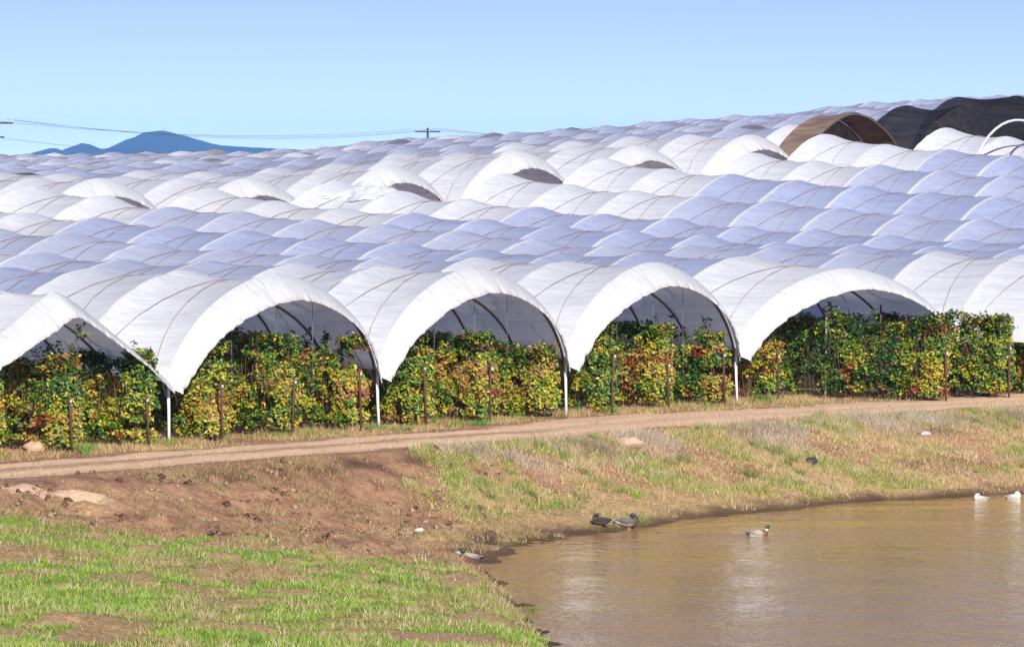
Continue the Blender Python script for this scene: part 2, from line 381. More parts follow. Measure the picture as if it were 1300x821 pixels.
def make_tunnel(c, t0, t1, label, group=None, near=False, rise=RISE, whites=(2, 0), flap=True, mats=None, hoops=0, beta=0.0, skew=0.0,
                gap=None, legs='far', ropes=True, name='plastic_tunnel', nphi=None, cat='polytunnel', sagk=1.0, rise0=None, flapd=.55, eave=EAVE, closed=False):
    rl = random.Random(int(c * 10 + t0 * 7 + 999))
    x0, y0 = W(c, t0); z0 = gz(x0, y0, False)
    R = empty(name, (x0, y0, z0), ROT, label=label, cat=cat, group=group); bb = .27; beta = max(beta, bb)
    nb = int(round((t1 - t0) / BAY)); nphi = nphi or (56 if near else 22)
    PH = np.linspace(0, PI, nphi + 1)
    dips = [sagk * rl.uniform(.11, .20) for _ in range(nb + 1)]
    hz = [rl.uniform(-.06, .06) for _ in range(nb + 2)]
    if rise0 is not None: hz[0] = rise0
    def base(lx, t):
        wx_, wy_ = W(c + lx, t); return ground(wx_, wy_, False) - z0
    def sk(lx, lt): return skew * (np.asarray(lx) + HW) / (2 * HW) * max(0.0, 1 - lt / (2 * BAY))
    def bt(lt): return bb + max(0, beta - bb) * max(0, 1 - lt / (2.2 * BAY))
    def surf(ph, lt, push=0.0):
        b_ = min(int(lt / BAY + 1e-6), nb - 1); u = lt / BAY - b_
        d = 4 * dips[b_] * u * (1 - u); h = hz[b_] * (1 - u) + hz[b_ + 1] * u
        x, z = prof(ph, rise=rise + h, beta=bt(lt), dip=d - push, lift=.5 * d, eave=eave)
        return x, z + base(x, t0 + lt), lt + sk(x, lt)
    def panel(b0, b1, mat, nm):
        rows = []; hd = []
        for b_ in range(b0, b1):
            for u in (US if (near or b_ * BAY < 40) and nphi > 18 else US[::2] + [.97]): rows.append((b_ + u))
        rows.append(b1 - 1e-4)
        V = []; 
        for r_ in rows:
            lt = r_ * BAY; x, z, yy = surf(PH, min(lt, nb * BAY - 1e-3))
            wr = .022 * (vnoise(PH * 9 + c, PH * 0 + lt * 1.3, 3) - .5) * 2
            if near: wr = wr + .05 * (vnoise(PH * 14 + c, PH * 0 + lt * .55, 6) - .5) * np.clip(1.25 - np.sin(PH), .15, 1)
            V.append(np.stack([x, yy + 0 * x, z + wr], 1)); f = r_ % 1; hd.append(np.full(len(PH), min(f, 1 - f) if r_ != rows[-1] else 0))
        V = np.concatenate(V); n_ = nphi + 1; ii = np.arange(len(rows) * n_).reshape(len(rows), n_)
        FF = np.stack([ii[:-1, :-1], ii[1:, :-1], ii[1:, 1:], ii[:-1, 1:]], -1).reshape(-1, 4)
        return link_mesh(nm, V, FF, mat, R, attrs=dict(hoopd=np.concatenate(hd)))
    mm = mats or (M['white'], M['lav'])
    a, bk = whites
    segs = [(0, a, mm[0]), (a, nb - bk, mm[1]), (nb - bk, nb, mm[0])]
    if nb > 7 and not gap and rl.random() < .28 and mats is None:
        p0 = rl.randrange(a + 1, max(a + 2, nb - bk - 2)); p1 = min(p0 + rl.choice([1, 1, 2, 3]), nb - bk)
        segs = [(0, a, mm[0]), (a, p0, mm[1]), (p0, p1, rl.choice([M['inner2'], M['white']])), (p1, nb - bk, mm[1]), (nb - bk, nb, mm[0])]
    for p, q, mt in segs:
        if q <= p: continue
        if gap and p < gap[1] and q > gap[0]:
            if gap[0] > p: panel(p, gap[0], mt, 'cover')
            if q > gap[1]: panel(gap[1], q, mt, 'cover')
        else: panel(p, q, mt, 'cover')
    if closed:      # net wall across one end
        x, z, yy = surf(PH, nb * BAY - .01 if closed == 'back' else 0.0); V = []; K = 8
        for q in np.linspace(0, 1, K): V.append(np.stack([x, yy + .10 * np.sin(PH * 7) * math.sin(q * PI) - (3.2 * q + .05 if closed == 'front' else -.1), (z - base(x, t0)) * (1 - q) + base(x, t0)], 1))
        ii = np.arange(K * (nphi + 1)).reshape(K, nphi + 1)
        link_mesh('end_wall', np.concatenate(V), np.stack([ii[:-1, :-1], ii[:-1, 1:], ii[1:, 1:], ii[1:, :-1]], -1).reshape(-1, 4), mm[0], R)
    # hoops under the film (bare where the film is missing)
    nh = hoops or 0; hs = list(range(min(nh, nb) + 1)) if nh else []
    if gap: hs += [h for h in range(gap[0], gap[1] + 1) if h not in hs]
    for h in hs:
        lt = min(h * BAY, nb * BAY - 1e-3)
        ph = np.linspace(-.02, PI + .02, 26)
        x, z = prof(ph, rise=rise + hz[h] - .05, hw=HW - .05, beta=bt(lt), eave=eave)
        bare = gap and gap[0] < h < gap[1]
        bz = base(x, t0 + lt)
        link_mesh('hoop', *tube(np.stack([x, lt + sk(x, lt) + .03 + 0 * x, z + bz], 1), .032 if not bare else .05, 6), M['bare'] if bare else M['hoop'], R)
    # legs along the left gutter
    if legs:
        for h in range(0, (nb if legs == 'all' else 3) + 1):
            lt = h * BAY
            for sx in ((-HW,) if legs != 'both' else (-HW, HW)):
                bz = float(base(np.array([sx]), t0 + lt)[0]); off = float(np.ravel(sk(sx, lt))[0]); ln = rl.uniform(-.05, .05)
                V, Fc = tube([(sx, lt + off, bz + eave + .05), (sx + .02, lt + off, bz + .7), (sx + ln + .05, lt + off, bz - .15)], .036, 8)
                link_mesh('leg', V, Fc, M['leg'] if h == 0 else M['hoop'], R)
    # ropes lacing the film down, zigzag over every bay
    if ropes:
        runs = [(0, nb)] if not gap else [(0, gap[0]), (gap[1], nb)]
        for ra, rb in runs:
            rb = min(rb, int(90 / BAY))
            if rb <= ra: continue
            for sgn in (0, 1):
                pts = []
                for b_ in range(ra, rb):
                    fwd_ = (b_ + sgn) % 2
                    for q in np.linspace(0.0, 1, 14):
                        ph = PI * (1 - q) if fwd_ else PI * q; lt = (b_ + .14 + .72 * q) * BAY
                        x, z, yy = surf(np.array([ph]), min(lt, nb * BAY - .01), .03); pts.append((float(x[0]), float(np.ravel(yy)[0]), float(z[0]) + .012))
                link_mesh('rope', *tube(pts, .010 if near else .012, 4, False), M['rope'], R)
    if flap:
        n_ = 220 if near else 60
        ph = np.linspace(-.05, PI + .05, n_ + 1); rings = []
        rows = [(-.0, 1.006, 0), (.12, .995, .2), (.3, .965, .6), (flapd, .905, 1), (flapd + .13, .865, 1.4), (flapd + .11, .85, 1.2)]
        wrk = (vnoise(ph * 17, ph * 0, int(abs(c)) + 2) - .5) * .09 + (vnoise(ph * 40, ph * 0, 5) - .5) * .03
        for fwd, sc, wa in rows:
            x, z = prof(ph, rise=rise + hz[0], beta=beta)
            lowx = np.clip(-np.sin(ph), 0, 1)
            zc_ = .75
            tp = .42 + .58 * np.clip(np.sin(ph), 0, 1) ** .7
            sce = 1 - (1 - sc) * tp if sc < 1 else sc
            xx = x * sce; zz = zc_ + (z - zc_) * (sce - .04 * wa * tp) - .10 * wa * (1 - np.clip(np.sin(ph) * 3, 0, 1))
            by = base(xx, t0)
            yy = -fwd * tp + sk(xx, 0) + wrk * wa * .5; zz = zz + wrk * wa * .35 + by
            rings.append(np.stack([xx, yy + 0 * xx, zz], 1))
        V = np.concatenate(rings); ii = np.arange(len(rows) * (n_ + 1)).reshape(len(rows), n_ + 1)
        FF = np.stack([ii[:-1, :-1], ii[:-1, 1:], ii[1:, 1:], ii[1:, :-1]], -1).reshape(-1, 4)
        link_mesh('end_flap', V, FF, M['flap'], R, attrs=dict(phi=np.tile(ph, len(rows)), across=np.repeat([0, .15, .4, .8, 1, 1.1], n_ + 1)))
    return R, surf, base, sk

C1 = [-9.65 + 8 * k for k in range(-2, 12)]
front = {0: ('white plastic tunnel with a pointed tent-like front arch at the left edge', .97, 0),
         1: ('white arched plastic tunnel, second front opening from the left edge', .12, 0),
         2: ('white arched plastic tunnel, middle one of the five front openings', 0, 0),
         3: ('white arched plastic tunnel, fourth front opening from the left edge', 0, 0),
         4: ('white plastic tunnel with the widest and lowest front arch, right of the others', 0, -1.95)}
ordn = ['first', 'second', 'third', 'fourth', 'fifth', 'sixth', 'seventh', 'eighth', 'ninth', 'tenth', 'eleventh', 'twelfth']
G1 = 'plastic tunnels of the front block'
for c in C1:
    k = int(round((c + 17.65) / 8))
    if k in front:
        lab, beta, skew = front[k]
        R, surf, base, sk = make_tunnel(c, 0, 33.6, lab, G1, near=True, whites=(2 if k < 4 else 1, 3), hoops=12, beta=beta, skew=skew,
                                        legs='far', rise0={0: -.42, 4: -.28}.get(k, 0))
        ph = np.linspace(0, PI, 26); x, z = prof(ph, rise=RISE - .50, hw=HW - .50, beta=max(.27, beta * .6)); yo = 1.15
        link_mesh('hoop', *tube(np.stack([x, yo + sk(x, yo) + 0 * x, z + base(x, yo)], 1), .034, 6), M['hoop'], R)
        # diagonal braces inside the mouth
        for dx_ in (0, .32):
            p = [];
            for q in np.linspace(0, 1, 6):
                p.append((-HW + .25 + dx_ + q * 3.0, .2 + q * 2.2 * BAY * .55, .9 + q * (RISE + .2)))
            link_mesh('brace', *tube(p, .03, 6), M['hoop'], R)
        for q in (() if k in (0, 4) else (-1.6, .1, 1.5)): link_mesh('wire', *tube([(q, .05, EAVE + RISE * math.sqrt(1 - (q / HW) ** 2) - .1), (q + .02, .05, .4)], .008, 4), M['wire'], R)
    elif k < 0:
        make_tunnel(c, 0, 33.6, 'white plastic tunnel mostly cut off by the left edge of the photo', G1, near=True, whites=(2, 2), hoops=3)
    elif k == 5:
        make_tunnel(c, -2.0 - 2.8 * 3, 33.6, 'white plastic tunnel at the right edge reaching forward past the front arches', G1, near=True, whites=(4, 2), hoops=12, flap=True, legs='all')
    else:
        lab = 'lavender film tunnel, %s roof ridge behind the front right tunnel' % ordn[k - 6]
        make_tunnel(c, 33.6 - 2.8 * 17 + [0, .9, -.7, .4, -1.1, .6, -.3, 1.0, -.5][k - 6] , 33.6 + [0, .9, -.7, .4, -1.1, .6, -.3, 1.0, -.5][k - 6], lab, G1, near=True, whites=(0, 3 if k < 9 else 2), flap=False, nphi=30, legs=None)

C2 = [19.6 + 8 * k for k in range(0, 21)]
G2 = 'plastic tunnels of the block behind the gap'
for i, c in enumerate(C2):
    s = c
    t1 = 36 + 2.8 * 16
    if i in (7, 8, 9):
        lab = ['brown shade net tunnel standing open on the right above the white roofs', 'black shade net tunnel just behind the brown open one', 'black shade net tunnel cut off by the right edge of the photo'][i - 7]
        if i == 7:
            make_tunnel(c, 36, 36 + 2.8, lab, G2, mats=(M['brownnet'], M['brownnet']), rise=2.65, closed='back', whites=(0, 0), flap=False, hoops=2, legs=None, ropes=False, sagk=.4, nphi=40, name='shade_net_tunnel', rise0=.1)[0].scale = (1.1, .55, 1)
            make_tunnel(c, 39, t1, 'lavender film tunnel directly behind the brown shade net arch', G2, whites=(0, 0), flap=True, legs=None)
        else:
            make_tunnel(c, 35.5 if i == 8 else 26.4, 35.5 + 2.8 if i == 8 else 40.4, lab, G2, mats=(M['blacknet'], M['blacknet']), rise=2.15, eave=2.0, closed='front', whites=(0, 0), flap=False, hoops=0, legs='both', ropes=False, sagk=1.3, nphi=40, name='shade_net_tunnel')
            make_tunnel(c, 46, t1, ['lavender film tunnel behind the first black net roof', 'lavender film tunnel behind the second black net roof'][i - 8], G2, whites=(0, 0), flap=False, legs=None)
        continue
    if i < 7:
        lab = 'white fronted tunnel with raised end flap, %s from the left behind the lavender roofs' % ordn[i]
        make_tunnel(c, 36, t1, lab, G2, near=True, nphi=30, whites=(4, 0), hoops=4, gap=(5, 9) if i == 3 else None, legs='far', rise0=rng.uniform(-.1, .15))
    else:
        make_tunnel(c, 36, t1, 'lavender film tunnel, %s ridge beyond the black nets' % ordn[i - 10], G2, whites=(2, 0), flap=False, legs=None)
C3 = [83.6 + 8 * k for k in range(0, 24)]
G3 = 'tunnels on the rise near the skyline'
def in_field(c, ta, tb):
    n = 0
    for t in np.linspace(ta, tb, 12):
        x, y = W(c, t); X = 650 + F * x / y
        if -120 < X < 1420 and y < crest_d(x, y) + 10: n += 1
    return n > 0
def clip_t(c, ta, tb):
    t = ta
    while t + BAY <= tb + .01:
        x, y = W(c, t + BAY)
        if y > crest_d(x, y) + 18: break
        t += BAY
    return t
for (ta, tb, off) in ((82, 82 + 2.8 * 17, 0), (131, 131 + 2.8 * 18, 0), (183, 183 + 2.8 * 14, 0)):
    for c in C3:
        c = c + off
        if not in_field(c, ta, tb): continue
        ta_ = ta; ta = ta + float(rng.uniform(-.2, 1.6)); te = clip_t(c, ta, tb)
        if te - ta < 2 * BAY: ta = ta_; continue
        make_tunnel(c, ta, te, 'distant lavender film tunnel on the rise towards the skyline', G3, whites=(1, 0), flap=False, legs=None, nphi=16); ta = ta_

def crumple(s0, t0, zup, w_, d_, label, seed):
    x0, y0 = W(s0, t0); z0 = gz(x0, y0, False) + zup; N = 34; V = []
    for i in range(N):
        for j in range(N):
            u, v = i / (N - 1) * 2 - 1, j / (N - 1) * 2 - 1
            h = .55 * (1 - u * u) * (1 - .6 * v * v) + .38 * float(fbm(np.array([u * 3.3]), np.array([v * 2.2]), 3, seed)[0] - .5)
            V.append((u * w_ * (1 + .12 * math.sin(v * 5 + seed)), v * d_ * (1 + .1 * math.sin(u * 7)), h))
    ii = np.arange(N * N).reshape(N, N)
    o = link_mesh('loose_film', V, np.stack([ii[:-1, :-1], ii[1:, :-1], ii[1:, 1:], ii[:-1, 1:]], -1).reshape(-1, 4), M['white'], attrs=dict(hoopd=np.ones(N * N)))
    o.location = (x0, y0, z0); o.rotation_euler = (.0, .0, ROT); tag(o, label, 'plastic sheet', 'loose crumpled film')
crumple(38.3, 32.8, 3.35, 1.3, 1.1, 'crumpled white film slumped over the roof ends left of centre', 3)
crumple(18.2, .6, 1.75, .55, 1.5, 'small bunch of crumpled film in the gutter right of the widest arch', 8)
# pale bare hoops at the right edge, in front of the black nets
for j, (t_, c_) in enumerate(((28.2, 75.4), (27.3, 75.8))):
    x0, y0 = W(c_, t_); z0 = gz(x0, y0, False)
    ph = np.linspace(0, PI, 24); x, z = prof(ph, rise=3.35 + .4 * j)
    o = link_mesh('bare_hoop', *tube(np.stack([x, .35 * j * x, z], 1), .05, 6), M['pale_hoop']); o.location = (x0, y0, z0); o.rotation_euler = (0, 0, ROT)
    tag(o, ['pale bare hoop curving in front of the black nets at the right edge', 'steeper pale bare hoop crossing the other at the right edge'][j], 'hoop', 'pale bare hoops')

# ------------------------------------------------------------------ raspberry rows
PAL = np.array([(.018, .050, .008), (.045, .125, .010), (.135, .22, .010), (.36, .34, .015), (.46, .31, .025), (.34, .13, .022), (.28, .16, .06), (.22, .028, .018), (.05, .03, .018)])
def leaves(P, N, size, colr):
    """trifoliate clusters: P centres (n,3), N outward normals"""
    n = len(P); allV = []; allC = []
    up = np.array([0, 0, 1.0])
    for k in range(3):
        nn = N + rng.normal(0, .55, (n, 3)); nn /= np.linalg.norm(nn, axis=1)[:, None]
        d = np.cross(nn, up) * rng.normal(0, 1, (n, 1)) + rng.normal(0, .5, (n, 3)) - up * .35
        d -= nn * (d * nn).sum(1)[:, None]; d /= np.linalg.norm(d, axis=1)[:, None] + 1e-6
        w = np.cross(nn, d); sz = size * rng.uniform(.5, 1.35, (n, 1))
        c = P + rng.normal(0, .035, (n, 3))
        fold = nn * sz * .22
        v = np.stack([c - d * sz * .5, c + w * sz * .36 + fold - d * sz * .05, c + d * sz * .6, c - w * sz * .36 + fold - d * sz * .05], 1)
        allV.append(v.reshape(-1, 3)); cc = colr * rng.uniform(.75, 1.25, (n, 1)); allC.append(np.repeat(cc, 4, 0))
    V = np.concatenate(allV); C = np.concatenate(allC); m = len(V) // 4
    q = np.arange(m)[:, None] * 4
    FF = np.concatenate([q + [0, 1, 2], q + [0, 2, 3]], 0)
    return V, FF, C
def row_end(s): return float(np.interp(s, [12, 14.3, 17, 20], [-.1, -3.7, -4.1, -4.3]))
def hedge(s, label, warm, hmax=2.0, L=9.0):
    te = row_end(s); x0, y0 = W(s, te); z0 = gz(x0, y0, False)
    R = empty('raspberry_row', (x0, y0, z0), ROT, label=label, cat='raspberry row', group='raspberry rows under the tunnels')
    n = 10500
    # along row: dense near the end, thinner inside the tunnel
    u = rng.random(n) ** 1.35 * L
    side = rng.choice([-1, -1, -1, 1, 0], n)
    h = rng.uniform(0.05, 1, n)
    bulge = .42 * (.75 + .5 * fbm(u * 1.3 + s * 3, h * 3, 3, 8))
    hh = hmax * (.86 + .30 * fbm(u * .9 + s * 5, u * 0, 3, 13))
    hh = np.maximum(hh, hmax * .93); z = h * hh
    wprof = bulge * (1 - .45 * np.clip(h - .65, 0, 1) / .35) * (.75 + .25 * np.clip(h * 4, 0, 1))
    gapn = fbm(u * 3.2 + s * 2, z * 3.2, 2, 77)
    xl = np.where(side == 0, rng.uniform(-1, 1, n) * wprof, side * wprof * (rng.uniform(.45, 1.0, n) + .9 * (gapn - .5)))
    z = np.where(side == 0, hh * rng.uniform(.93, 1.06, n), z)
    # front end face
    e = rng.random(n) < .17
    u = np.where(e, rng.uniform(-.28, .12, n), u); xl = np.where(e, rng.uniform(-1, 1, n) * wprof, xl)
    N = np.stack([np.where(side == 0, 0, side * 1.0), np.where(e, -1.4, -.1), np.where(side == 0, 1.2, .45)], 1) + 0.0
    gap = fbm(u * 2.6 + s, z * 2.6, 3, 31); keep = (gap > .42) & ~((z < .18) & (rng.random(n) < .7))
    # colour patches
    a = fbm(u * 1.1 + s * 2.1, z * 1.5, 3, 17); b_ = rng.random(n); val = (a - .5) * 1.0 + .5 + (b_ - .5) * .46 + warm + .02
    ci = np.select([val < .30, val < .41, val < .54, val < .66, val < .74, val < .82, val < .9], [0, 1, 2, 3, 4, 6, 5], 6)
    redp = (fbm(u * 1.6 + s * 4, z * 1.7, 2, 23) > .74) & (rng.random(n) < .55); ci = np.where(redp, rng.choice([7, 5, 7], n), ci)
    ci = np.where((z > hh * .86) & (rng.random(n) < .5), rng.choice([0, 0, 1, 8], n), ci)
    P = np.stack([xl, u, z + .05], 1)[keep]
    V, FF, C = leaves(P, N[keep], .085, PAL[ci][keep])
    # loose shoots rising above the top
    sh = []; shc = []
    mb = MB()
    for q in range(16):
        uu = rng.uniform(-.1, L * .6); xx = rng.uniform(-.3, .3); top = hmax * rng.uniform(1.0, 1.22)
        bx, by_ = rng.uniform(-.2, .2), rng.uniform(-.2, .2)
        mb.add(tube([(xx * .3, uu, 0), (xx, uu, top * .6), (xx + bx, uu + by_, top)], [.009, .007, .003], 4, False))
        for w_ in range(10):
            f = rng.uniform(.8, 1.02); sh.append((xx + bx * (f - .6) / .4 + rng.normal(0, .05), uu + by_ * (f - .6) / .4 + rng.normal(0, .05), top * f)); shc.append(PAL[rng.choice([0, 1, 1, 2, 8])])
    for q in range(34):
        uu = rng.uniform(-.1, 3.2); z1 = hmax * rng.uniform(.45, .98); o_ = rng.uniform(.40, .62); dy_ = rng.normal(0, .35)
        mb.add(tube([(-.1, uu, z1 * .5), (-o_ * .8, uu + dy_ * .4, z1), (-o_ - .06, uu + dy_, z1 * rng.uniform(.5, .9))], [.008, .006, .003], 4, False))
    for q in range(60):
        uu = rng.uniform(-.15, 4); xx = rng.uniform(-.25, .25)
        mb.add(tube([(xx, uu, 0), (xx * 1.2 + rng.normal(0, .05), uu + rng.normal(0, .08), rng.uniform(.8, 1.5))], [.008, .004], 4, False))
    V2, F2, C2_ = leaves(np.array(sh), np.tile([-.6, -.4, .6], (len(sh), 1)), .085, np.array(shc))
    link_mesh('foliage', np.concatenate([V, V2]), np.concatenate([FF, F2 + len(V)]), M['leaf'], R, False, cols=np.concatenate([C, C2_]))
    mb.build('cane', M['cane'], R)
    return R, (x0, y0, z0)
archn = {-2: 'left edge', -1: 'left edge', 0: 'pointed left arch', 1: 'second arch', 2: 'middle arch', 3: 'fourth arch', 4: 'widest low arch', 5: 'right edge tunnel'}
posn = ['left', 'middle', 'right']
for k in range(-1, 7):
    for j, off in enumerate((1.45, 4.1, 6.8)):
        s = -21.65 + 8 * k + off
        if s < -23.5 or s > 26: continue
        warm = {1: .05, 2: .10, 3: .07, 4: -.07, 5: -.09}.get(k, .04) + rng.uniform(-.03, .03)
        hm = {0: 1.85, 1: 2.0, 2: 1.85, 3: 1.9, 4: 1.95}.get(k, 1.9)
        if k == 2 and j == 2: hm = 1.55
        under = archn.get(k, 'right edge tunnel'); 
        if k < 0: lab = 'raspberry row cut off by the left edge beside the pointed arch'
        elif k > 5: lab = 'raspberry row in the shade past the right edge tunnel'
        else: lab = 'autumn yellow and green raspberry row, %s of three under the %s' % (posn[j], under)
        _, (x0, y0, z0) = hedge(s, lab, warm - .035, hm)
        if k >= 0 and k <= 5 and not (k == 2 and j == 2) and not (k == 4 and j == 0 and False):
            h = rng.uniform(1.15, 1.75); lean = rng.uniform(-.13, .13)
            px_, py_ = W(s - .05, row_end(s) - .36)
            P_ = empty('rusty_post', (px_, py_, gz(px_, py_)), ROT, label='rusty brown post at the end of the %s raspberry row under the %s' % (posn[j], under), cat='post', group='rusty row end posts')
            mb = MB(); lx = lean
            V, Fc = tube([(0, 0, -.2), (lx * .5, 0, h * .5), (lx, 0, h)], .028, 8); mb.add((V, Fc)); mb.build('post', M['rust'], P_, True)
            mb = MB()
            mb.add(tube([(lx - .004, -.045, h - .16), (lx + .004, -.045, h - .10)], .022, 8)); mb.build('clip', M['litter'], P_)

# stakes and tall shoots under the low right arch
for j, (X, Y, h) in enumerate(((1048, 432, .75), (1059, 430, .85), (1117, 418, .5))):
    s0, t0 = 14.4 + [0, .2, 1.6][j], -.6
    D = W(s0, t0)[1]; x0 = (X - 650) / F * D
    z0 = 0
    o = link_mesh('stake', *tube([(0, 0, -.1), (.02, 0, 1.5), (.03, 0, 2.28 + .1 * j)], .03, 6), M['stake'] if j < 2 else M['rust']); o.location = (x0, D, 0)
    tag(o, ['pale stake standing above the leaves under the low right arch, left of a pair', 'pale stake with a leafy shoot, right of the pair under the low right arch', 'dark stake rising above the leaves right of the pale pair'][j], 'stake', 'stakes in the right arch')
def shoot(X, D, zb, zt, label):
    x0 = (X - 650) / F * D
    R = empty('tall_shoot', (x0, D, zb), 0, label=label, cat='raspberry shoot')
    h = zt - zb; pts = [(0, 0, 0), (.03, 0, h * .4), (-.04, .02, h * .75), (.06, 0, h)]
    mb = MB(); mb.add(tube(pts, [.012, .010, .008, .004], 5)); P = []
    for q in range(7):
        f = rng.uniform(.55, 1); a = rng.uniform(0, 2 * PI); l = rng.uniform(.1, .28)
        b0 = np.array([.02, 0, h * f]); b1 = b0 + [math.cos(a) * l, math.sin(a) * l, .08]
        mb.add(tube([b0, b1], .004, 4)); P += [b1 + rng.normal(0, .05, 3) for _ in range(6)]
    P += [np.array([.05, 0, h]) + rng.normal(0, .06, 3) for _ in range(12)]
    mb.build('stem', M['cane'], R)
    P = np.array(P); V, FF, C = leaves(P, np.tile([0, -.6, .5], (len(P), 1)), .08, PAL[rng.choice([0, 1, 2, 8], len(P))])
    link_mesh('foliage', V, FF, M['leaf'], R, False, cols=C)
shoot(1276, 144.0, 0, 2.25, 'tall thin leafy shoot by the rusty post near the right edge')
shoot(98, 115.6, 0, 2.65, 'tall green shoot rising into the mouth of the pointed left arch')
shoot(1053, 141.2, 1.2, 2.45, 'leafy shoot tied between the two pale stakes under the low arch')

# ------------------------------------------------------------------ grass, straw and weeds
def blades(n, fs, hlo, hhi, cols, name, label, wid=.012, lean=.5, seed=0):
    P = []; H = []; tot = 0
    while tot < n:
        q = n * 3
        x = rng.uniform(-15, 18, q); y = rng.uniform(76, 150, q)
        s, t = ST(x, y); X = 650 + F * x / y
        p = fs(x, y, s, t) * (X > -60) * (X < 1360) * (y > 0)
        k = rng.random(q) < p
        P.append(np.stack([x[k], y[k]], 1)); tot += k.sum()
    P = np.concatenate(P)[:n]
    # gather into tufts
    z = ground(P[:, 0], P[:, 1])
    k = z > -1.57; P = P[k]; z = z[k]; n = len(P)
    clump = fbm(P[:, 0] * 2.2, P[:, 1] * 2.2, 3, 50 + seed)
    h = rng.uniform(hlo, hhi, n) * (.5 + 1.0 * clump)
    a = rng.uniform(0, PI, n); wx_, wy_ = np.cos(a) * wid, np.sin(a) * wid * .6
    lx, ly = rng.normal(0, lean, n) * h, rng.normal(0, lean, n) * h
    b0 = np.stack([P[:, 0] - wx_, P[:, 1] - wy_, z - .02], 1); b1 = np.stack([P[:, 0] + wx_, P[:, 1] + wy_, z - .02], 1)
    tp = np.stack([P[:, 0] + lx, P[:, 1] + ly, z + h], 1)
    V = np.stack([b0, b1, tp], 1).reshape(-1, 3); FF = np.arange(3 * n).reshape(-1, 3)
    cols = np.array(cols); pc = fbm(P[:, 0] * .8, P[:, 1] * .8, 3, 60 + seed)
    ci = np.clip(((pc - .25) * 1.6 + rng.normal(0, .16, n)) * len(cols), 0, len(cols) - 1).astype(int)
    C = np.repeat(cols[ci] * rng.uniform(.75, 1.25, (n, 1)), 3, 0)
    o = link_mesh(name, V, FF, M['grass'], None, False, cols=C); tag(o, label, 'grass', kind='stuff'); return o
def m_low(x, y, s, t):
    w1 = fbm(x * .5, y * .5, 4, 11) - .5; w2 = fbm(x * 1.6, y * 1.6, 3, 21) - .5
    g = s + .49 * (t + 9.2) + 30.2 + w1 * 5
    return sstep(.8, -1.2, g) * (.05 + .95 * sstep(-.16, .06, w1 * 1.1 + w2 * .7 + .03))
def m_bank(x, y, s, t):
    w1 = fbm(x * .5, y * .5, 4, 11) - .5
    return sstep(-16.5, -11.5, s + w1 * 7 - (t + 9) * .8) * sstep(.5, -.3, t - crest(s) + w1 * 2) * (sstep(.2, 1.2, t - shore(s) - .25 - 1.8 * sstep(-5, -12, s) + w1) + .06) * (t > shore(s) + .1) * (.12 + .88 * sstep(-.12, .12, w1 + .5 * (fbm(x * 1.6, y * 1.6, 3, 21) - .5)))
def m_strip(x, y, s, t):
    w1 = fbm(x * .5, y * .5, 4, 11) - .5
    return (sstep(-1.9, -1.2, t - roadc(s) - 3.6 + w1 * 1.2) * (t < 1.2) * .8 + .10 * (t > crest(s)) * (t < 0) * (np.abs(np.abs(t - roadc(s)) - .95) > .4)) * sstep(-.3, .2, w1)
def m_soil(x, y, s, t):
    w1 = fbm(x * .7, y * .7, 4, 71)
    return (t < crest(s)) * (t > shore(s)) * sstep(.5, .66, w1) * (s > -34) * (s < -10)
blades(130000, m_low, .03, .08, [(.34, .26, .11), (.26, .26, .05), (.20, .36, .02), (.15, .31, .02), (.32, .42, .06)], 'grass', 'bright green short turf with straw patches in the lower left corner', .014, .5, 1)
blades(16000, m_low, .06, .17, [(.50, .38, .22), (.55, .45, .30), (.42, .34, .16)], 'dry_grass', 'pale dry stalks scattered over the green turf in the lower left', .009, .5, 2)
blades(90000, m_bank, .035, .13, [(.50, .33, .18), (.58, .43, .24), (.46, .36, .15), (.50, .38, .19), (.26, .28, .05), (.22, .30, .04), (.44, .38, .14), (.56, .44, .25)], 'bank_grass', 'straw and green grass covering the bank above the pond', .012, .55, 3)
blades(14000, m_strip, .04, .13, [(.45, .30, .15), (.52, .36, .18), (.40, .30, .12), (.18, .19, .05), (.50, .36, .20)], 'verge_grass', 'sparse dry grass between the raspberry rows and the dirt track', .012, .7, 4)
blades(16000, m_soil, .04, .14, [(.42, .28, .15), (.34, .22, .12), (.30, .26, .09), (.45, .33, .18)], 'soil_weeds', 'thin dry weeds scattered on the bare brown slope', .010, .8, 5)
